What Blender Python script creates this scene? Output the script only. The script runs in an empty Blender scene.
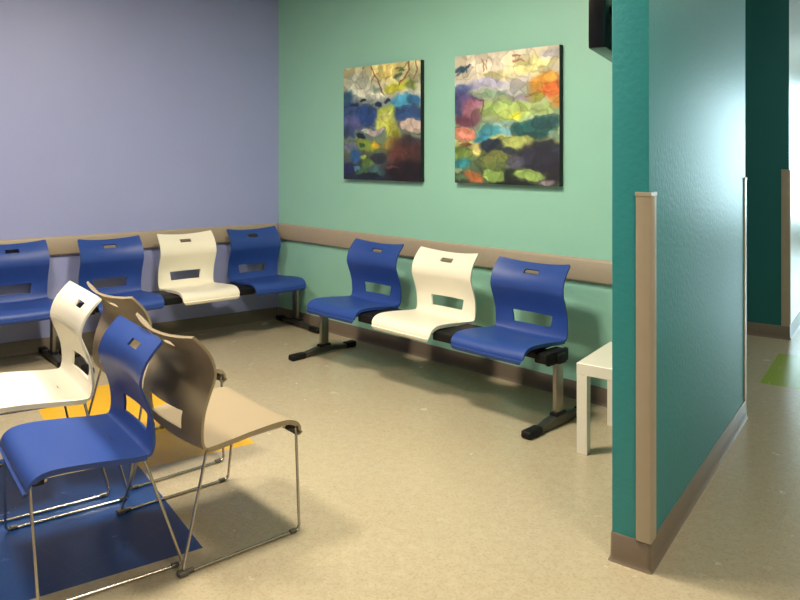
import bpy, bmesh, math, random
from mathutils import Vector, noise
random.seed(4)
PI = math.pi
S = bpy.context.scene
COL = S.collection
H, F, CX, CY = 1.4307, 728.3, 320.0, 152.6     # eye height, focal length in pixels, principal point

def rad(a): return math.radians(a)
def dr(h): return Vector((math.cos(rad(h)), math.sin(rad(h))))
def lin(c):
    return tuple(((x/255)/12.92 if x/255 <= .04045 else ((x/255+.055)/1.055)**2.4) for x in c)

# ------------------------------------------------------------------ materials
def material(name, rgb, rough=.5, metal=0, spec=.5, coat=0, noise_amt=0, noise_scale=8, bump=0, bump_scale=60, emit=None, subsurf=0):
    m = bpy.data.materials.new(name); m.use_nodes = True
    nt = m.node_tree; b = nt.nodes['Principled BSDF']
    c = (*lin(rgb), 1)
    b.inputs['Base Color'].default_value = c
    b.inputs['Roughness'].default_value = rough
    b.inputs['Metallic'].default_value = metal
    b.inputs['Specular IOR Level'].default_value = spec
    b.inputs['Coat Weight'].default_value = coat
    b.inputs['Coat Roughness'].default_value = .15
    tc = nt.nodes.new('ShaderNodeTexCoord')
    if noise_amt:
        n = nt.nodes.new('ShaderNodeTexNoise'); n.inputs['Scale'].default_value = noise_scale
        n.inputs['Detail'].default_value = 5
        nt.links.new(tc.outputs['Object'], n.inputs['Vector'])
        mx = nt.nodes.new('ShaderNodeMix'); mx.data_type = 'RGBA'
        d = noise_amt
        mx.inputs[6].default_value = (*[x*(1-d) for x in c[:3]], 1)
        mx.inputs[7].default_value = (*[min(1, x*(1+d)) for x in c[:3]], 1)
        nt.links.new(n.outputs['Fac'], mx.inputs[0])
        nt.links.new(mx.outputs[2], b.inputs['Base Color'])
    if bump:
        n2 = nt.nodes.new('ShaderNodeTexNoise'); n2.inputs['Scale'].default_value = bump_scale
        n2.inputs['Detail'].default_value = 3
        nt.links.new(tc.outputs['Object'], n2.inputs['Vector'])
        bp = nt.nodes.new('ShaderNodeBump'); bp.inputs['Strength'].default_value = bump
        bp.inputs['Distance'].default_value = .004
        nt.links.new(n2.outputs['Fac'], bp.inputs['Height'])
        nt.links.new(bp.outputs['Normal'], b.inputs['Normal'])
    if emit:
        b.inputs['Emission Color'].default_value = (*lin(emit[0]), 1)
        b.inputs['Emission Strength'].default_value = emit[1]
    return m

M = {}
M['lavender'] = material('lavender_paint', (150, 158, 204), .42, noise_amt=.03, noise_scale=3, bump=.15)
M['mint'] = material('mint_paint', (146, 199, 180), .42, noise_amt=.03, noise_scale=3, bump=.15)
M['teal'] = material('teal_paint', (32, 130, 134), .46, spec=.65, noise_amt=.05, noise_scale=5, bump=.38, bump_scale=48)
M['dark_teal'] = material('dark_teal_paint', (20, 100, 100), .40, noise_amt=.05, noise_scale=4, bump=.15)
M['white_wall'] = material('pale_blue_gloss_paint', (190, 205, 212), .28, spec=.6, bump=.15)
M['offwhite'] = material('offwhite_paint', (205, 200, 188), .6, bump=.1)
M['ceiling'] = material('ceiling_tile', (225, 222, 212), .85, bump=.3, bump_scale=90)
M['rail'] = material('taupe_vinyl_rail', (162, 149, 130), .45, noise_amt=.05, noise_scale=20)
M['guard'] = material('beige_corner_guard', (168, 155, 134), .40, noise_amt=.05, noise_scale=15)
M['base'] = material('brown_vinyl_cove_base', (116, 103, 88), .38, noise_amt=.08, noise_scale=12)
M['groove'] = material('dark_groove', (60, 52, 44), .6)
M['blue'] = material('blue_plastic', (36, 68, 142), .45, noise_amt=.02, bump=.12, bump_scale=220)
M['cream'] = material('cream_plastic', (235, 229, 210), .38, noise_amt=.02, bump=.12, bump_scale=220)
M['taupe'] = material('taupe_plastic', (158, 143, 116), .40, noise_amt=.02, bump=.12, bump_scale=220)
M['black'] = material('black_plastic', (12, 12, 14), .6, spec=.3, noise_amt=.1)
M['chrome'] = material('chrome_steel', (190, 184, 174), .22, metal=1, noise_amt=.05, noise_scale=30)
M['brushed'] = material('brushed_steel', (165, 160, 150), .35, metal=1, noise_amt=.08, noise_scale=40)
M['clear'] = material('grey_clear_plastic', (96, 92, 84), .25, noise_amt=.1)
M['table'] = material('white_laminate', (226, 220, 205), .35, noise_amt=.02)
M['tv'] = material('black_gloss_plastic', (10, 9, 11), .25, noise_amt=.1)
M['screen'] = material('dark_screen_glass', (5, 5, 7), .08, noise_amt=.1)
M['canvas_edge'] = material('black_canvas_edge', (10, 12, 16), .6, noise_amt=.1)
M['frame_white'] = material('white_metal_frame', (220, 220, 215), .4, noise_amt=.02)
M['diffuser'] = material('lit_diffuser', (255, 246, 228), .5, noise_amt=.01, emit=((255, 236, 200), 4))

# floor inlay geometry (plan coordinates)
BC = Vector((-.4234, 2.636)); BU = dr(121.2); BV = dr(210.4)
P0 = Vector((1.121, 2.481)); PH = 51.0; PD = dr(PH); PN = Vector((PD.y, -PD.x))      # partition near corner, run, corridor-side normal

def floor_material():
    m = bpy.data.materials.new('speckled_vinyl_tile'); m.use_nodes = True
    nt = m.node_tree; N = nt.nodes; L = nt.links; b = N['Principled BSDF']
    tc = N.new('ShaderNodeTexCoord'); pos = tc.outputs['Object']
    def math_(op, a, b_=None, clamp=False):
        n = N.new('ShaderNodeMath'); n.operation = op; n.use_clamp = clamp
        for i, x in enumerate((a, b_)):
            if x is None: continue
            if isinstance(x, (int, float)): n.inputs[i].default_value = x
            else: L.new(x, n.inputs[i])
        return n.outputs[0]
    def dot(d, o=0):
        n = N.new('ShaderNodeVectorMath'); n.operation = 'DOT_PRODUCT'
        L.new(pos, n.inputs[0]); n.inputs[1].default_value = (d[0], d[1], 0)
        return math_('SUBTRACT', n.outputs['Value'], o)
    def rng(x, a, c): return math_('MULTIPLY', math_('GREATER_THAN', x, a), math_('LESS_THAN', x, c))
    def mixc(f, a, c):
        n = N.new('ShaderNodeMix'); n.data_type = 'RGBA'
        if isinstance(f, (int, float)): n.inputs[0].default_value = f
        else: L.new(f, n.inputs[0])
        for i, x in ((6, a), (7, c)):
            if isinstance(x, tuple): n.inputs[i].default_value = (*lin(x), 1)
            else: L.new(x, n.inputs[i])
        return n.outputs[2]
    def noise_(sc, det=4, ro=.6):
        n = N.new('ShaderNodeTexNoise'); n.inputs['Scale'].default_value = sc; n.inputs['Detail'].default_value = det
        n.inputs['Roughness'].default_value = ro
        L.new(pos, n.inputs['Vector']); return n.outputs['Fac']
    def ramp(x, a, c):
        n = N.new('ShaderNodeMapRange'); n.inputs[1].default_value = a; n.inputs[2].default_value = c
        L.new(x, n.inputs[0]); return n.outputs[0]
    # tile grid of 0.305 m
    gu = dot(PD, PD.dot(P0)); gv = dot(PN, PN.dot(P0))
    T = .305
    fu = math_('PINGPONG', gu, T/2); fv = math_('PINGPONG', gv, T/2)
    seam = math_('LESS_THAN', math_('MINIMUM', fu, fv), .0012)
    cu = math_('FLOOR', math_('DIVIDE', gu, T)); cv = math_('FLOOR', math_('DIVIDE', gv, T))
    cmb = N.new('ShaderNodeCombineXYZ'); L.new(cu, cmb.inputs[0]); L.new(cv, cmb.inputs[1])
    wn = N.new('ShaderNodeTexWhiteNoise'); wn.noise_dimensions = '3D'; L.new(cmb.outputs[0], wn.inputs['Vector'])
    base = mixc(wn.outputs['Value'], (180, 169, 142), (184, 173, 146))
    base = mixc(math_('MULTIPLY', ramp(noise_(26, 5, .75), .35, .65), .6), base, (168, 153, 124))
    speck = ramp(noise_(90, 3, .7), .52, .62)
    spk2 = ramp(noise_(60, 4, .7), .52, .64)
    base = mixc(math_('MULTIPLY', speck, .30), base, (128, 112, 88))
    base = mixc(math_('MULTIPLY', spk2, .04), base, (206, 194, 166))
    bu = dot(BU, BU.dot(BC)); bv = dot(BV, BV.dot(BC))
    blue = math_('MULTIPLY', rng(bu, 0, 1.20), rng(bv, 0, 1.83))
    yel = math_('MULTIPLY', rng(bu, .76, 2.05), rng(bv, -.57, .0))
    yel2 = math_('MULTIPLY', rng(bu, 1.2, 2.05), rng(bv, -.01, .27))
    yel = math_('MAXIMUM', yel, yel2)
    bluec = mixc(math_('MULTIPLY', speck, .12), (28, 64, 122), (60, 90, 140))
    yelc = mixc(math_('MULTIPLY', speck, .2), (226, 176, 44), (190, 140, 40))
    grc = mixc(math_('MULTIPLY', speck, .25), (142, 162, 50), (110, 130, 50))
    c = mixc(blue, base, bluec); c = mixc(yel, c, yelc)
    grn_a = math_('MULTIPLY', rng(gv, GV0, GV0+1.22), rng(gu, GU0, GU0+.86))
    c = mixc(grn_a, c, grc)
    c = mixc(math_('MULTIPLY', seam, .14), c, (110, 98, 78))
    L.new(c, b.inputs['Base Color'])
    r = N.new('ShaderNodeMapRange'); r.inputs[3].default_value = .24; r.inputs[4].default_value = .29
    L.new(noise_(5, 4), r.inputs[0]); L.new(r.outputs[0], b.inputs['Roughness'])
    b.inputs['Specular IOR Level'].default_value = .5
    return m
g0 = Vector((2.733, 4.527))
GU0 = PD.dot(g0 - P0); GV0 = PN.dot(g0 - P0)

# ------------------------------------------------------------------ mesh helpers
def link(name, me, mat, parent=None, smooth=None):
    o = bpy.data.objects.new(name, me); COL.objects.link(o)
    if mat is not None:
        for x in (mat if isinstance(mat, (list, tuple)) else [mat]): me.materials.append(x)
    if parent: o.parent = parent
    if smooth is not None:
        for p in me.polygons: p.use_smooth = True
        try: me.set_sharp_from_angle(angle=rad(smooth))
        except Exception: pass
    return o
def obj(name, bm, mat, parent=None, smooth=None):
    bmesh.ops.recalc_face_normals(bm, faces=bm.faces)
    me = bpy.data.meshes.new(name); bm.to_mesh(me); bm.free()
    return link(name, me, mat, parent, smooth)
def empty(name, loc=(0, 0, 0), rz=0):
    o = bpy.data.objects.new(name, None); o.empty_display_size = .1; COL.objects.link(o)
    o.location = loc; o.rotation_euler = (0, 0, rz); return o
def tag(o, label=None, cat=None, group=None, kind=None):
    for k, v in (('label', label), ('category', cat), ('group', group), ('kind', kind)):
        if v: o[k] = v
    return o
def add_box(bm, x0, x1, y0, y1, z0, z1, bev=0, seg=2):
    r = bmesh.ops.create_cube(bm, size=1)
    vs = r['verts']
    for v in vs:
        v.co = Vector(((x0+x1)/2+v.co.x*(x1-x0), (y0+y1)/2+v.co.y*(y1-y0), (z0+z1)/2+v.co.z*(z1-z0)))
    if bev:
        es = list({e for v in vs for e in v.link_edges})
        bmesh.ops.bevel(bm, geom=es, offset=bev, segments=seg, profile=.5, affect='EDGES')
def box(name, dims, mat, parent=None, bev=0, seg=2):
    bm = bmesh.new(); add_box(bm, *dims, bev=bev, seg=seg)
    return obj(name, bm, mat, parent, 35 if bev else None)
def add_tube(bm, pts, r, n=10, cap=True):
    pts = [Vector(p) for p in pts]; rings = []
    up = Vector((0, 0, 1))
    for i, p in enumerate(pts):
        t = (pts[min(i+1, len(pts)-1)] - pts[max(i-1, 0)]).normalized()
        a = t.cross(up)
        if a.length < .05: a = t.cross(Vector((0, 1, 0)))
        if rings and a.dot(last) < 0: a = -a
        a.normalize(); last = a; b = t.cross(a).normalized()
        rr = r[i] if isinstance(r, (list, tuple)) else r
        rings.append([bm.verts.new(p + (a*math.cos(2*PI*k/n) + b*math.sin(2*PI*k/n))*rr) for k in range(n)])
    for A, B in zip(rings, rings[1:]):
        for k in range(n): bm.faces.new((A[k], A[(k+1) % n], B[(k+1) % n], B[k]))
    if cap: bm.faces.new(rings[0][::-1]); bm.faces.new(rings[-1])
def fillet(pts, r, n=6):
    pts = [Vector(p) for p in pts]; out = [pts[0]]
    for i in range(1, len(pts)-1):
        a = (pts[i-1]-pts[i]); b = (pts[i+1]-pts[i])
        rr = min(r, a.length*.45, b.length*.45)
        p, q = pts[i]+a.normalized()*rr, pts[i]+b.normalized()*rr
        for k in range(n+1):
            t = k/n; out.append((1-t)**2*p + 2*t*(1-t)*pts[i] + t*t*q)
    out.append(pts[-1]); return out
def prism(bm, poly, z0, z1):
    a = [bm.verts.new((p[0], p[1], z0)) for p in poly]; b = [bm.verts.new((p[0], p[1], z1)) for p in poly]
    n = len(poly); bm.faces.new(a[::-1]); bm.faces.new(b)
    for i in range(n): bm.faces.new((a[i], a[(i+1) % n], b[(i+1) % n], b[i]))

# ------------------------------------------------------------------ the room shell
CEIL = 2.9
C0 = Vector((-.3575, 6.289)); GW = -47.9; BWH = 33.0
def wall(name, o, h, a, b, side, mat, thick=.12, z0=0, z1=CEIL):
    """a wall along heading h from o; its room face is the line itself, the body lies on 'side'"""
    bm = bmesh.new(); add_box(bm, a, b, 0 if side > 0 else -thick, thick if side > 0 else 0, z0, z1)
    w = obj(name, bm, mat); w.location = (o.x, o.y, 0); w.rotation_euler = (0, 0, rad(h))
    return tag(w, kind='structure')
def run(name, o, h, a, b, prof, mat, smooth=40):
    """extrude a closed profile (distance from wall, z) along heading h; the room is on local -y"""
    bm = bmesh.new()
    A = [bm.verts.new((a, -p[0], p[1])) for p in prof]; B = [bm.verts.new((b, -p[0], p[1])) for p in prof]
    n = len(prof); bm.faces.new(A); bm.faces.new(B[::-1])
    for i in range(n): bm.faces.new((A[i], B[i], B[(i+1) % n], A[(i+1) % n]))
    w = obj(name, bm, mat, smooth=smooth); w.location = (o.x, o.y, 0); w.rotation_euler = (0, 0, rad(h))
    return tag(w, kind='structure')

RAIL = [(0, .688), (.018, .688), (.026, .693), (.030, .702), (.030, .809), (.026, .818), (.018, .823), (0, .823)]
BASE = [(0, 0), (.016, 0), (.012, .004), (.008, .012), (.006, .022), (.005, .096), (.003, .1), (0, .1)]

PT = .123; PL = 1.87                                   # partition thickness and length
gdir = dr(GW)
# the partition's inner face meets the green wall
inner = P0 - PN*PT
den = gdir.x*PD.y - gdir.y*PD.x
tg = ((inner.x-C0.x)*PD.y - (inner.y-C0.y)*PD.x)/den
wall('wall_left', C0, BWH, -6.6, 0.0, 1, M['lavender'])
wall('wall_back', C0, GW, 0, tg, 1, M['mint'])
run('trim_1', C0, BWH, -6.5, -.034, RAIL, M['rail'])
run('trim_2', C0, GW, .034, tg-.002, RAIL, M['rail'])
run('baseboard_left', C0, BWH, -6.5, -.008, BASE, M['base'])
run('baseboard_back', C0, GW, .008, tg-.008, BASE, M['base'])

# partition, with slightly eased corners
def eased(x0, x1, y0, y1, r, n=5):
    out = []
    for cx, cy, a0 in ((x1-r, y1-r, 0), (x0+r, y1-r, 90), (x0+r, y0+r, 180), (x1-r, y0+r, 270)):
        for k in range(n+1):
            a = rad(a0+90*k/n); out.append((cx+r*math.cos(a), cy+r*math.sin(a)))
    return out
def at_partition(o):
    o.location = (P0.x, P0.y, 0); o.rotation_euler = (0, 0, rad(PH)); return tag(o, kind='structure')
bm = bmesh.new(); prism(bm, eased(0, PL, 0, PT, .003), 0, CEIL)
wp = at_partition(obj('wall_partition', bm, M['teal'], smooth=40))
# cove base wrapping the partition (rings at growing radius)
bm = bmesh.new(); rings = []
for off, z in ((.013, 0), (.010, .004), (.007, .012), (.006, .026), (.005, .096), (.003, .1)):
    rings.append([bm.verts.new((p[0], p[1], z)) for p in eased(-off, PL+off, -off, PT+off, .012)])
for A, B in zip(rings, rings[1:]):
    n = len(A)
    for i in range(n): bm.faces.new((A[i], A[(i+1) % n], B[(i+1) % n], B[i]))
bm.faces.new(rings[-1]); bm.faces.new(rings[0][::-1])
at_partition(obj('baseboard_partition', bm, M['base'], smooth=50))
def guard(name, o, h, sx, sy, w, t, z0, z1, mat, w2=None):
    """L-shaped corner guard at corner o; wings run along local sx*x and sy*y"""
    r = t*.8; v = w2 or w
    L = [(-t, -t+r), (-t+r*.3, -t+r*.3), (-t+r, -t), (w-.002, -t), (w, -t*.3), (w, -.0002), (-.0002, -.0002), (-.0002, v), (-t*.3, v), (-t, v-.002)]
    bm = bmesh.new(); prism(bm, [(p[0]*sx, p[1]*sy) for p in L], z0, z1)
    add = [(p[0]*sx*1.0, p[1]*sy*1.0) for p in [(-t*1.25, -t*1.25), (w+.001, -t*1.25), (w+.001, 0), (-.0002, -.0002), (0, v+.001), (-t*1.25, v+.001)]]
    prism(bm, add, z1, z1+.012)
    g = obj(name, bm, mat, smooth=40); g.location = (o.x, o.y, 0); g.rotation_euler = (0, 0, rad(h))
    return tag(g, kind='structure')
guard('trim_3', P0, PH, 1, 1, .062, .008, .1, 1.283, M['guard'], .042)
PE = P0 + PD*PL
guard('trim_4', PE, PH, -1, 1, .051, .006, .1, 1.285, M['guard'])
# the hall beyond
Q0 = Vector((3.588, 5.57)); QH = -36.0
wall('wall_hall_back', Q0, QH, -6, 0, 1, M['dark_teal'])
run('baseboard_hall_back', Q0, QH, -6, -.0, BASE, M['base'])
wall('wall_hall_left', Q0, PH, 0, 7.5, 1, M['white_wall'])
run('baseboard_hall_left', Q0, PH, .0, 7.4, BASE, M['base'])
guard('trim_5', Q0, PH, 1, 1, .051, .006, .1, 1.29, M['guard'])
# the back of the waiting room block, facing the hall
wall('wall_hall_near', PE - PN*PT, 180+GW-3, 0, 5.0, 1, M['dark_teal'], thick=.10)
# hall right wall, end wall with window, rear and far left walls close the place in
R0 = Q0 + PN*2.5
wall('wall_hall_right', R0, PH, -11.5, 7.5, -1, M['offwhite'])
E0 = Q0 + PD*7.4
WX0, WX1, WZ0, WZ1 = .15, 2.35, .35, 2.5
bm = bmesh.new()
for d in ((-.2, WX0, 0, .15, 0, CEIL), (WX1, 2.7, 0, .15, 0, CEIL), (WX0, WX1, 0, .15, 0, WZ0), (WX0, WX1, 0, .15, WZ1, CEIL)):
    add_box(bm, *d)
w = obj('wall_hall_end', bm, M['offwhite']); w.location = (E0.x, E0.y, 0); w.rotation_euler = (0, 0, rad(PH-90)); tag(w, kind='structure')
def at_end(o, kind=True):
    o.location = (E0.x, E0.y, 0); o.rotation_euler = (0, 0, rad(PH-90)); return tag(o, kind='structure') if kind else o
we = at_end(empty('window_1'))
bm = bmesh.new(); fr = .05
add_box(bm, WX0, WX1, .03, .09, WZ0, WZ0+fr); add_box(bm, WX0, WX1, .03, .09, WZ1-fr, WZ1)
for x in (WX0, (WX0+WX1)/2-fr/2, WX1-fr): add_box(bm, x, x+fr, .03, .09, WZ0+fr, WZ1-fr)
obj('window_frame', bm, M['frame_white'], we)
gm = bpy.data.materials.new('clear_glass'); gm.use_nodes = True
gb = gm.node_tree.nodes['Principled BSDF']; gb.inputs['Transmission Weight'].default_value = 1; gb.inputs['Roughness'].default_value = 0; gb.inputs['IOR'].default_value = 1.02
# rear and left closing walls
L0 = C0 - dr(BWH)*6.5
wall('wall_far_left', L0, BWH-90, 0, 7.5, -1, M['lavender'])
RB = R0 - PD*11.3
wall('wall_rear', RB, PH+90, -.3, 9, 1, M['offwhite'])
# floor and ceiling
bm = bmesh.new(); add_box(bm, -9, 11.5, -7.5, 14, -.1, 0)
tag(obj('floor', bm, floor_material()), kind='structure')
bm = bmesh.new(); add_box(bm, -9, 11.5, -7.5, 14, CEIL, CEIL+.1)
tag(obj('ceiling', bm, M['ceiling']), kind='structure')

# ------------------------------------------------------------------ chair shell
SEATP = [(.256, .352), (.262, .360), (.265, .374), (.261, .392), (.248, .410), (.224, .424), (.185, .431), (.12, .430), (.04, .424), (-.04, .416), (-.10, .410), (-.148, .408)]
BACKP = [(-.148, .408), (-.158, .413), (-.164, .428), (-.167, .450), (-.166, .485), (-.160, .53), (-.146, .575), (-.128, .62), (-.116, .655), (-.118, .69), (-.135, .735), (-.165, .775), (-.203, .814)]
HW = .229
def catmull(P, per):
    P = [Vector((p[0], p[1])) for p in P]; out = []
    for i in range(len(P)-1):
        a, b, c, d = P[max(i-1, 0)], P[i], P[i+1], P[min(i+2, len(P)-1)]
        for k in range(per):
            t = k/per
            out.append(.5*((2*b)+(-a+c)*t+(2*a-5*b+4*c-d)*t*t+(-a+3*b-3*c+d)*t**3))
    out.append(P[-1]); return out
US = [0, .2, .43, .5, .56, .7, .82, .9, .96, 1]
def shell(part):
    """one half of the one-piece shell, as a thick sheet (front is local -y)"""
    th = .010
    P = catmull(SEATP if part == 'seat' else BACKP, 3 if part == 'seat' else 4)
    if part != 'seat':
        Q = [P[0]]
        for a, b in zip(P, P[1:]):
            for zz in (.450, .517, .744, .772):
                if a.y < zz < b.y:
                    q = a.lerp(b, (zz-a.y)/(b.y-a.y))
                    if (q-a).length > .0015 and (q-b).length > .0015: Q.append(q)
                    elif (q-a).length <= .0015: Q[-1] = q
                    else: b.y, b.x = q.y, q.x
            Q.append(b)
        P = Q
    n = len(P)
    acc = [0]
    for i in range(1, n): acc.append(acc[-1]+(P[i]-P[i-1]).length)
    tot = acc[-1]
    rows = list(range(n))
    bm = bmesh.new(); mid = []
    cols = sorted({-u for u in US} | set(US))
    def width(i):
        s = acc[i]
        if part == 'seat':
            r = .045; w = HW
            if s < r: w -= r*.75*(1-math.sqrt(max(0, 1-((r-s)/r)**2)))
            return w
        s2 = tot-s; w = HW + .004*math.sin(PI*min(1, s/tot))
        if s2 < .006: w -= .004*(1-s2/.006)
        return w
    def pt(i, u, off):
        p = P[i]; t = (P[min(i+1, n-1)]-P[max(i-1, 0)]).normalized()
        nn = Vector((t.y, -t.x))           # (d,z) normal: up for the seat, forward for the back
        if part == 'seat': nn = Vector((-t.y, t.x)) if (-t.y*0+t.x) > 0 else Vector((t.y, -t.x))
        x = u*width(i); c = 1-u*u
        d, z = p.x, p.y; s = acc[i]
        if part == 'seat':
            z -= .012*c*min(1, s/.15)
            d -= 0
            bl = max(0, (s-(tot-.10))/.10); d -= .012*c*bl*bl
        else:
            k = min(1, s/.10); d -= (.012+.020*k)*c
            z -= .020*c*max(0, (s-.7*tot)/(.3*tot)); z -= .012*c*max(0, 1-s/.05)
        return Vector((x, -(d+nn.x*off), z+nn.y*off))
    def ucol(i, u):
        """shift the columns beside the lower opening so that it narrows downwards"""
        if part == 'seat': return u
        z = P[i].y
        if .43 < z < .535 and abs(u) >= .43 and abs(u) < .6:
            k = (z-.450)/(.517-.450); k = max(0, min(1, k))
            return math.copysign(abs(u) - .045*(1-k) , u)
        return u
    front = [[bm.verts.new(pt(i, ucol(i, u), 0)) for u in cols] for i in rows]
    back = [[bm.verts.new(pt(i, ucol(i, u), -th*((1+.9*max(0, (abs(u)-.9)/.1)) if part == 'seat' and .06 < acc[i] else 1))) for u in cols] for i in rows]
    def hole(i, j):
        if part == 'seat': return False
        z = (P[i].y+P[i+1].y)/2; u = abs((cols[j]+cols[j+1])/2)
        if .450 < z < .517 and u < .56: return True
        if .744 < z < .772 and u < .22: return True
        return False
    cells = {(i, j) for i in range(n-1) for j in range(len(cols)-1) if not hole(i, j)}
    for (i, j) in cells:
        bm.faces.new((front[i][j], front[i][j+1], front[i+1][j+1], front[i+1][j]))
        bm.faces.new((back[i][j], back[i+1][j], back[i+1][j+1], back[i][j+1]))
        for (di, dj, a, b) in ((-1, 0, (i, j), (i, j+1)), (1, 0, (i+1, j), (i+1, j+1)), (0, -1, (i, j), (i+1, j)), (0, 1, (i, j+1), (i+1, j+1))):
            if (i+di, j+dj) not in cells:
                bm.faces.new((front[a[0]][a[1]], front[b[0]][b[1]], back[b[0]][b[1]], back[a[0]][a[1]]))
    loose = [v for v in bm.verts if not v.link_faces]
    bmesh.ops.delete(bm, geom=loose, context='VERTS')
    bmesh.ops.recalc_face_normals(bm, faces=bm.faces)
    me = bpy.data.meshes.new(part); bm.to_mesh(me); bm.free()
    for p in me.polygons: p.use_smooth = True
    me.set_sharp_from_angle(angle=rad(50))
    return me
SHELLS = {}
def shell_pair(colour, parent, x=0, lab=False, wide=1):
    for part in ('seat', 'backrest'):
        k = (part, colour)
        if k not in SHELLS:
            me = shell('seat' if part == 'seat' else 'back'); me.name = part; me.materials.append(M[colour]); SHELLS[k] = me
        o = bpy.data.objects.new(part, SHELLS[k]); COL.objects.link(o); o.parent = parent; o.location = (x, 0, 0); o.scale = (wide, 1, 1)
        if lab: o['label'] = f'{colour} plastic {part}'

# ------------------------------------------------------------------ beam benches
M['foot'] = material('dark_cast_metal', (92, 90, 84), .38, metal=.8, noise_amt=.08, noise_scale=30)
def foot_mesh():
    bm = bmesh.new(); secs = []
    N_ = 16
    for k in range(N_+1):
        t = -1+2*k/N_; y = t*.27
        top = .018+.042*(1-abs(t)**1.3); bot = .004+.010*(1-t*t)
        w = .021+.006*(1-abs(t))
        secs.append([bm.verts.new((x*w, y, z)) for x, z in ((-1, bot), (1, bot), (1, top-.006), (.6, top), (-.6, top), (-1, top-.006))])
    for A, B in zip(secs, secs[1:]):
        for i in range(6): bm.faces.new((A[i], A[(i+1) % 6], B[(i+1) % 6], B[i]))
    bm.faces.new(secs[0]); bm.faces.new(secs[-1][::-1])
    return bm
def toe_bm(sgn):
    bm = bmesh.new(); add_box(bm, -.028, .028, sgn*.312 if sgn < 0 else .205, -.185 if sgn < 0 else .305, 0, .040, bev=.012, seg=3)
    return bm
def bench(loc, h, colours, pitch, legs, label, group, fy=0):
    root = empty('beam_bench', (loc.x, loc.y, 0), rad(h)); tag(root, label, 'bench', group)
    n = len(colours); xs = [(i-(n-1)/2)*pitch for i in range(n)]
    x0, x1 = legs
    box('beam', (x0-.03, x1+.03, -.035, .035, .325, .375), M['black'], root, bev=.006)
    for x, c in zip(xs, colours):
        shell_pair(c, root, x, lab=True)
        # black seat carrier under the shell
        bm = bmesh.new()
        for sx in (-.16, .16):
            add_box(bm, x+sx-.018, x+sx+.018, -.20, .12, .372, .402, bev=.006)
        obj('seat_bracket', bm, M['black'], root, 35)
    gaps = [((xs[i]+HW-.02), (xs[i+1]-HW+.02)) for i in range(n-1)] + []
    for a, b in gaps:
        if b-a > .03: box('spacer_plate', (a, b, -.215, .10, .352, .402), M['black'], root, bev=.008)
    for a, b in ((x0-.01, xs[0]-HW+.02), (xs[-1]+HW-.02, x1+.01)):
        if b-a > .03: box('spacer_plate', (a, b, -.13, .08, .335, .386), M['black'], root, bev=.008)
    for x in (x0, x1):
        box('end_plate', (x-.013, x+.013, -.11, .09, .322, .392), M['black'], root, bev=.01)
        lg = box('leg', (x-.012, x+.012, -.035, .035, .05, .34), M['brushed'], root, bev=.004)
        bm = foot_mesh(); f = obj('foot', bm, M['foot'], root, 40); f.location = (x, fy, 0)
        for s in (-1, 1):
            t = obj('toe_cap', toe_bm(s), M['black'], f, 40)
        bm = bmesh.new(); add_box(bm, -.022, .022, -.05, .05, .045, .068, bev=.006); obj('collar', bm, M['black'], f, 35)
    return root
gh = -48.05; g1 = Vector((.2605, 4.946)); gp = .608
gc = g1 + dr(gh)*gp
bench(gc, gh, ['blue', 'cream', 'blue'], gp, (-.955, .880),
      'beam bench of blue, cream and blue seats along the mint green wall', None)
bh = 36.98; b1 = Vector((-1.9237, 4.8303)); bp_ = .6158
bc = b1 + dr(bh)*(bp_*2-.04) + Vector((math.sin(rad(bh)), -math.cos(rad(bh))))*.06; bh = 35.6
bench(bc, bh, ['blue', 'cream', 'blue'], .598, (-.910, .905),
      'beam bench of blue, cream and blue seats along the lavender wall, nearest the corner', None, -.03)
bd = b1 + dr(bh)*(-.05-bp_) + Vector((-math.sin(rad(bh)), math.cos(rad(bh))))*.09
bench(bd, bh, ['blue', 'blue', 'blue'], bp_, (-.905, .840),
      'blue beam bench at the left edge of the photo, only its last seat in view', None)

# ------------------------------------------------------------------ free sled-base chairs
FW = HW*1.09
def side_frame(bm, s, spl, rear):
    x = s*(FW-.022); xf = s*(FW+spl)
    pts = [(x, .10, .397), (x, -.225, .405), (x, -.252, .385), (xf, -.236, .0065), (xf, rear, .0065), (x, .140, .397), (x, .10, .399)]
    add_tube(bm, fillet(pts, .022), .0058, 10)
def chair(colour, loc, h, sc, label, group, spl=.024, rear=.235, clips=False):
    root = empty('sled_base_chair', (loc[0], loc[1], 0), rad(h)); root.scale = (sc, sc, sc)
    tag(root, label, 'chair', group)
    shell_pair(colour, root, wide=1.09)
    for s in (-1, 1):
        bm = bmesh.new(); side_frame(bm, s, spl, rear); obj('side_frame', bm, M['chrome'], root, 60)
        for y in (-.205, rear-.03):
            bm = bmesh.new(); xf = s*(FW+spl)
            add_tube(bm, [(xf, y-.013, .009), (xf, y+.013, .009)], .0088, 10); obj('glide', bm, M['clear'], root, 40)
    for y in (-.20, .09):
        bm = bmesh.new(); add_tube(bm, [(-FW+.022, y, .394), (FW-.022, y, .394)], .0055, 10); obj('crossbar', bm, M['chrome'], root, 60)
    for s in (-1, 1):
        if clips: box('ganging_clip', (s*(FW+spl)-.014, s*(FW+spl)+.014, rear-.018, rear+.016, 0, .018), M['clear'], root, bev=.004)
        box('front_clip', (s*(FW-.022)-.011, s*(FW-.022)+.011, -.245, -.205, .384, .410), M['black'], root, bev=.004)
    return root
chair('taupe', (-.424, 2.829), 127.3, .978, 'near taupe chair facing away to the right, its back to the blue chair', None, .024, .262, True)
chair('taupe', (-.803, 3.440), 129.5, 1.0, 'far taupe chair behind the blue chair, only the top of its backrest showing', None)
chair('blue', (-.8415, 2.630), -57, .955, 'blue sled-base chair in the foreground facing left over the blue floor patch', None, .050, .262)
chair('cream', (-1.226, 3.143), -57, 1.01, 'cream sled-base chair facing left behind the foreground blue chair', None)

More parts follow.
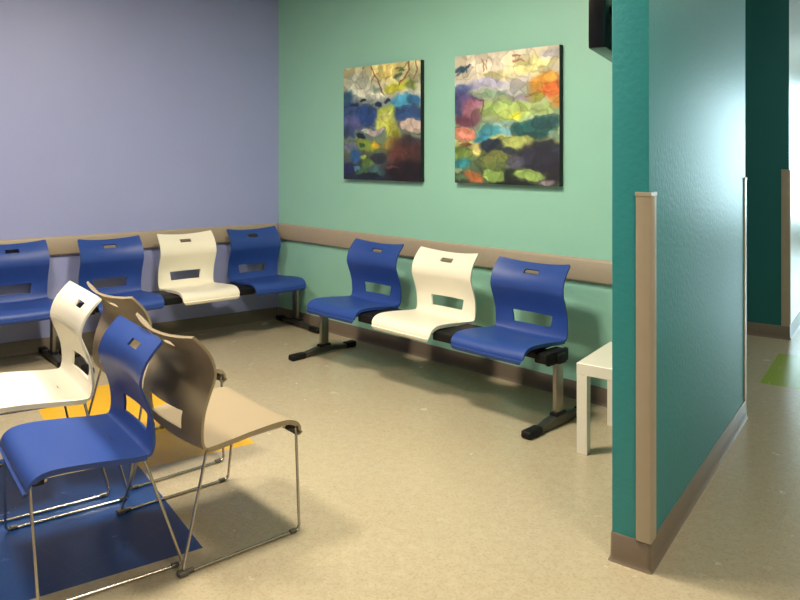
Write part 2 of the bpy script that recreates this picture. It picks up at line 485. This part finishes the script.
# ------------------------------------------------------------------ side table
tb = Vector((1.222, 3.470)); th_ = PH-90
tr = empty('side_table', (tb.x, tb.y, 0), rad(th_)); tag(tr, 'low square white side table beside the bench, half hidden by the teal partition', 'table')
TW = .335
box('tabletop', (0, TW, 0, .50, .375, .430), M['table'], tr, bev=.002, seg=1)
for lx in (0, TW-.05):
    for ly in (0, .45): box('leg', (lx+.0005, lx+.0495, ly+.0005, ly+.0495, 0, .375), M['table'], tr, bev=.0015, seg=1)

# ------------------------------------------------------------------ television on the partition
tvh = PH+8
tv0 = Vector((1.223, 3.32))
tv = empty('television', (tv0.x, tv0.y, 0), rad(tvh)); tag(tv, 'black television mounted high behind the teal partition, only its corner in view', 'television')
box('casing', (0, .70, -.075, 0, 1.905, 2.36), M['tv'], tv, bev=.006)
box('screen', (.03, .67, -.0005, .004, 1.94, 2.325), M['screen'], tv)
bm = bmesh.new(); add_box(bm, .28, .42, -.10, -.075, 2.05, 2.21); add_box(bm, .32, .38, -.20, -.10, 2.11, 2.15)
obj('wall_bracket', bm, M['black'], tv)

# ------------------------------------------------------------------ paintings
def smooth(a, b, x):
    t = max(0, min(1, (x-a)/(b-a))); return t*t*(3-2*t)
def paint_canvas(name, t0, t1, z0, z1, ground, blobs, strokes, label, seed):
    root = empty(name, (C0.x+gdir.x*t0, C0.y+gdir.y*t0, 0), rad(GW)); tag(root, label, 'painting')
    W = t1-t0; D = .04
    box('canvas_frame', (0, W, -D+.001, 0, z0, z1), M['canvas_edge'], root)
    nx, nz = 150, 164
    bm = bmesh.new(); cl = bm.verts.layers.float_color.new('paint')
    grid = []
    for j in range(nz+1):
        row = []
        for i in range(nx+1):
            u, v = i/nx, j/nz
            q = Vector((u*3+seed, v*3.4, seed)); q2 = q*3.2
            du = noise.noise(q)*.045+noise.noise(q2)*.022; dv = noise.noise(q+Vector((7, 3, 1)))*.045+noise.noise(q2+Vector((4, 9, 2)))*.022
            q3 = q*8; du += noise.noise(q3)*.013; dv += noise.noise(q3+Vector((2, 5, 8)))*.013
            x, y = u+du, v+dv
            # ground: vertical list of colours
            k = y*(len(ground)-1); a = max(0, min(len(ground)-2, int(k))); f = max(0, min(1, k-a))
            c = Vector(ground[a]).lerp(Vector(ground[a+1]), f)
            vd, vp = noise.voronoi(Vector((x*9, y*11, seed*3.1)))
            cell = .5+.5*noise.noise(Vector(vp[0])*3.7); vein = math.exp(-((vd[1]-vd[0])/.05)**2)
            wash = noise.fractal(Vector((u*5, v*5, seed+5)), .8, 2, 4)
            c = c*(1+.12*wash)
            for (bx, by, rx, ry, colr, soft) in blobs:
                e = math.sqrt(((x-bx)/rx)**2+((y-by)/ry)**2)
                if e < 1.5:
                    al = 1-smooth(1-soft, 1+soft*.35, e)
                    edge = math.exp(-((e-.93)/.06)**2)*(.28 if soft < .4 else 0)
                    tone = 1+.20*noise.noise(Vector((x*14, y*14, bx*9+seed)))+.10*noise.noise(Vector((x*34, y*34, bx*9+seed)))
                    c = c.lerp(Vector(colr)*tone, al*.93)
                    c = c*(1-edge)
            c = c*(.66+.56*cell)*(1-.16*vein)
            for (pts, wd, colr) in strokes:
                for (p, q_) in zip(pts, pts[1:]):
                    px_, py_ = q_[0]-p[0], q_[1]-p[1]; l2 = px_*px_+py_*py_
                    tt = max(0, min(1, ((x-p[0])*px_+(y-p[1])*py_)/l2))
                    dd = math.hypot(x-p[0]-tt*px_, y-p[1]-tt*py_)
                    if dd < wd*1.5: c = c.lerp(Vector(colr), (1-smooth(wd*.4, wd*1.4, dd))*.8)
            vt = bm.verts.new((u*W, -D, z1-v*(z1-z0)))
            vt[cl] = (*lin([max(0, min(255, q3)) for q3 in c]), 1)
            row.append(vt)
        grid.append(row)
    for j in range(nz):
        for i in range(nx): bm.faces.new((grid[j][i], grid[j+1][i], grid[j+1][i+1], grid[j][i+1]))
    m = bpy.data.materials.new('watercolour_paint'); m.use_nodes = True
    nt = m.node_tree; b = nt.nodes['Principled BSDF']; b.inputs['Roughness'].default_value = .55
    at = nt.nodes.new('ShaderNodeAttribute'); at.attribute_name = 'paint'
    nt.links.new(at.outputs['Color'], b.inputs['Base Color'])
    me = bpy.data.meshes.new('painted_face'); bm.to_mesh(me); bm.free()
    link('painted_face', me, m, root)
    return root
G1 = [(222, 214, 160), (206, 206, 170), (205, 208, 190), (110, 135, 150), (80, 100, 140), (110, 135, 110), (90, 100, 80), (60, 70, 80), (30, 40, 60)]
B1 = [
 (.18, .13, .20, .12, (196, 204, 186), .7), (.62, .06, .30, .08, (232, 212, 126), .6), (.42, .22, .28, .06, (222, 222, 204), .6),
 (.90, .12, .14, .10, (176, 176, 130), .6), (.72, .20, .20, .055, (206, 208, 58), .5), (.90, .21, .08, .04, (120, 140, 70), .5),
 (.74, .10, .07, .02, (80, 110, 80), .5), (.80, .065, .05, .015, (90, 120, 80), .4), (.45, .19, .12, .03, (150, 175, 160), .5),
 (.05, .28, .09, .11, (36, 80, 112), .5), (.10, .42, .22, .13, (52, 78, 130), .6), (.32, .43, .17, .095, (38, 74, 142), .3), (.13, .52, .15, .07, (84, 88, 140), .4),
 (.25, .30, .05, .02, (14, 34, 60), .3), (.15, .35, .06, .02, (20, 40, 84), .3), (.48, .335, .06, .026, (18, 40, 70), .3), (.60, .305, .05, .022, (16, 44, 80), .3),
 (.78, .33, .15, .06, (66, 150, 190), .4), (.93, .33, .08, .05, (40, 100, 150), .4), (.86, .44, .20, .075, (44, 78, 132), .35),
 (.60, .42, .13, .09, (196, 212, 84), .4), (.58, .50, .16, .08, (214, 220, 100), .45), (.60, .44, .07, .03, (226, 230, 150), .5), (.66, .58, .10, .07, (200, 206, 80), .5),
 (.44, .565, .13, .035, (172, 160, 162), .3), (.90, .54, .17, .065, (208, 184, 172), .35), (.30, .56, .06, .02, (206, 214, 200), .4),
 (.23, .615, .065, .03, (12, 24, 52), .3), (.07, .60, .10, .06, (46, 66, 110), .5), (.08, .72, .12, .05, (120, 130, 160), .5),
 (.30, .69, .18, .055, (160, 186, 66), .5), (.43, .67, .06, .045, (250, 196, 36), .5), (.62, .68, .14, .06, (170, 150, 66), .5), (.72, .62, .07, .04, (150, 150, 52), .4),
 (.86, .75, .28, .14, (72, 40, 42), .6), (.70, .78, .16, .09, (96, 56, 50), .6), (.84, .92, .34, .13, (26, 14, 24), .5), (.92, .66, .12, .04, (60, 50, 60), .5),
 (.24, .70, .05, .02, (30, 90, 70), .4), (.46, .80, .11, .055, (38, 44, 58), .3), (.14, .80, .09, .07, (52, 116, 190), .4), (.25, .80, .05, .03, (166, 190, 80), .4),
 (.32, .86, .10, .05, (96, 130, 64), .35), (.26, .92, .10, .04, (70, 110, 80), .4), (.07, .92, .12, .06, (30, 40, 84), .5), (.18, .90, .05, .02, (90, 150, 190), .4),
 (.44, .92, .12, .06, (60, 92, 96), .5), (.36, .965, .2, .025, (20, 34, 52), .4), (.65, .87, .10, .018, (100, 60, 60), .5)]
K1 = [([(.36, .03), (.42, .10), (.50, .15), (.55, .24)], .008, (120, 66, 50)), ([(.42, .10), (.38, .15)], .006, (120, 70, 60)),
      ([(.86, 0), (.88, .08), (.82, .14), (.76, .17)], .010, (126, 56, 36)), ([(.96, 0), (.98, .08), (.93, .16)], .007, (120, 66, 50)),
      ([(.72, .04), (.80, .05), (.86, .02)], .006, (60, 80, 60)), ([(.28, .05), (.32, .14)], .004, (160, 140, 120))]
G2 = [(226, 214, 190), (236, 228, 196), (214, 208, 206), (176, 186, 160), (176, 196, 130), (150, 186, 160), (200, 204, 130), (110, 130, 80), (90, 110, 80), (60, 70, 60)]
B2 = [
 (.30, .09, .34, .10, (236, 224, 204), .6), (.78, .10, .24, .08, (232, 222, 150), .6), (.45, .16, .25, .035, (226, 216, 160), .6), (.92, .05, .12, .05, (190, 186, 190), .6),
 (.05, .08, .07, .03, (52, 88, 110), .4), (.13, .06, .04, .015, (40, 70, 100), .4),
 (.32, .235, .28, .045, (178, 176, 204), .6), (.10, .26, .13, .05, (84, 100, 150), .5), (.5, .30, .2, .03, (196, 196, 206), .6),
 (.35, .315, .20, .03, (138, 170, 140), .5), (.06, .38, .13, .13, (52, 56, 108), .5), (.16, .36, .12, .06, (84, 70, 116), .5), (.20, .44, .12, .10, (146, 92, 112), .4), (.10, .50, .10, .05, (96, 50, 70), .5),
 (.26, .39, .05, .04, (180, 120, 150), .5),
 (.86, .26, .15, .10, (236, 160, 44), .4), (.94, .31, .11, .09, (214, 104, 40), .45), (.93, .22, .08, .05, (240, 176, 70), .5), (.79, .355, .09, .04, (158, 156, 52), .35), (.97, .42, .07, .06, (226, 150, 60), .4),
 (.66, .36, .12, .03, (150, 138, 160), .5), (.48, .43, .24, .085, (164, 194, 112), .4), (.60, .46, .20, .07, (182, 204, 112), .4), (.84, .46, .12, .05, (170, 194, 120), .5), (.62, .49, .06, .04, (218, 220, 62), .5),
 (.40, .50, .10, .03, (200, 216, 160), .5),
 (.09, .60, .145, .068, (206, 122, 102), .28), (.09, .61, .09, .03, (224, 150, 130), .5), (.12, .69, .07, .025, (120, 80, 50), .4),
 (.36, .60, .16, .055, (66, 156, 176), .4), (.28, .65, .10, .04, (50, 140, 176), .4), (.52, .60, .07, .03, (140, 200, 216), .5), (.50, .545, .12, .02, (150, 190, 190), .5),
 (.76, .60, .22, .075, (20, 84, 86), .25), (.88, .55, .12, .05, (24, 74, 80), .35), (.95, .64, .07, .03, (150, 186, 160), .4),
 (.60, .69, .20, .055, (184, 196, 108), .3), (.72, .72, .05, .03, (190, 190, 110), .5), (.36, .715, .12, .045, (22, 38, 62), .3), (.50, .76, .10, .03, (40, 50, 66), .4),
 (.90, .72, .18, .06, (30, 40, 60), .4), (.80, .80, .28, .10, (34, 34, 56), .4), (.60, .83, .10, .05, (90, 90, 110), .5), (.94, .90, .12, .09, (28, 26, 44), .5),
 (.22, .73, .05, .06, (228, 214, 130), .5), (.08, .77, .13, .065, (110, 136, 62), .3), (.09, .85, .12, .04, (44, 128, 140), .4), (.05, .90, .06, .03, (160, 190, 150), .5),
 (.38, .81, .15, .055, (136, 146, 78), .28), (.38, .87, .13, .04, (110, 130, 70), .4), (.40, .935, .13, .04, (164, 204, 104), .3), (.58, .93, .09, .07, (26, 40, 34), .4),
 (.76, .915, .17, .045, (156, 188, 98), .3), (.92, .96, .06, .03, (176, 160, 170), .5), (.20, .95, .09, .05, (186, 110, 62), .45), (.08, .965, .07, .03, (90, 130, 90), .5), (.62, .985, .3, .018, (16, 24, 24), .4)]
K2 = [([(.02, .12), (.08, .09), (.15, .05)], .008, (30, 66, 96)), ([(.04, .05), (.07, .10)], .006, (30, 66, 96)), ([(.10, .05), (.12, .11)], .006, (30, 66, 96)),
      ([(.28, .03), (.31, .08), (.29, .13)], .007, (150, 104, 62)), ([(.33, .05), (.33, .12)], .005, (150, 110, 70)),
      ([(.60, .03), (.66, .025)], .007, (150, 90, 66)), ([(.60, .065), (.70, .06)], .007, (160, 104, 80)), ([(.66, .02), (.65, .06)], .004, (150, 90, 66)),
      ([(.20, .33), (.30, .36), (.30, .46)], .006, (90, 50, 80)), ([(.72, .36), (.80, .30), (.90, .33)], .006, (150, 90, 40))]
paint_canvas('abstract_painting', .85, 1.62, 1.227, 2.077, G1, B1, K1, 'left-hand abstract painting with navy blue blots and a maroon lower right corner', 1.3)
paint_canvas('abstract_painting', 1.915, 2.675, 1.231, 2.066, G2, B2, K2, 'right-hand abstract painting with an orange blot and rounded green shapes', 5.1)

# ------------------------------------------------------------------ lamps and daylight
def lamp(x, y, h, sx, sy, power, colr, label):
    root = empty('ceiling_light', (x, y, CEIL), rad(h)); tag(root, label, 'ceiling light', 'recessed ceiling light panels')
    bm = bmesh.new()
    for d in ((-sx/2-.03, sx/2+.03, -sy/2-.03, -sy/2), (-sx/2-.03, sx/2+.03, sy/2, sy/2+.03), (-sx/2-.03, -sx/2, -sy/2, sy/2), (sx/2, sx/2+.03, -sy/2, sy/2)):
        add_box(bm, *d, -.015, 0)
    obj('frame', bm, M['frame_white'], root)
    box('diffuser', (-sx/2, sx/2, -sy/2, sy/2, -.008, -.001), M['diffuser'], root)
    L = bpy.data.lights.new('panel_lamp', 'AREA'); L.shape = 'RECTANGLE'; L.size = sx; L.size_y = sy
    L.energy = power; L.color = colr
    lo = bpy.data.objects.new('panel_lamp', L); COL.objects.link(lo); lo.location = (x, y, CEIL-.012); lo.rotation_euler = (0, 0, rad(h))
WARM = (1, .89, .72)
lamp(-.10, 3.15, GW, .4, .4, 96, WARM, 'lit ceiling panel above the open floor between the chairs and partition')
lamp(-1.65, 2.9, GW, .5, .5, 78, WARM, 'lit ceiling panel above the left part of the waiting room')
lamp(1.35, .9, GW, .6, .6, 40, WARM, 'lit ceiling panel over the hall side, before the partition')
lamp(4.2, 3.8, PH, .6, 1.2, 14, (.85, .95, 1), 'lit ceiling panel in the hallway')

W = bpy.data.worlds.new('daylight'); S.world = W; W.use_nodes = True
bg = W.node_tree.nodes['Background']; bg.inputs[0].default_value = (.64, .90, 1, 1); bg.inputs[1].default_value = 19
pl = bpy.data.lights.new('window_portal', 'AREA'); pl.shape = 'RECTANGLE'; pl.size = WX1-WX0; pl.size_y = WZ1-WZ0
pl.cycles.is_portal = True
po = bpy.data.objects.new('window_portal', pl); COL.objects.link(po)
pc = E0 + dr(PH-90)*((WX0+WX1)/2) + PD*.16
po.location = (pc.x, pc.y, (WZ0+WZ1)/2)
po.rotation_euler = (rad(90), 0, rad(PH+90))

# ------------------------------------------------------------------ camera
cam = bpy.data.cameras.new('camera'); co = bpy.data.objects.new('camera', cam); COL.objects.link(co); S.camera = co
co.location = (0, 0, H); co.rotation_euler = (rad(90), 0, 0)
cam.sensor_width = 36; cam.sensor_fit = 'HORIZONTAL'; cam.lens = F/800*36
cam.shift_x = (400-CX)/800; cam.shift_y = -(300-CY)/800
cam.clip_start = .05
vs = S.view_settings; vs.view_transform = 'Standard'; vs.look = 'None'; vs.gamma = 1; vs.exposure = -.06
vs.use_curve_mapping = False
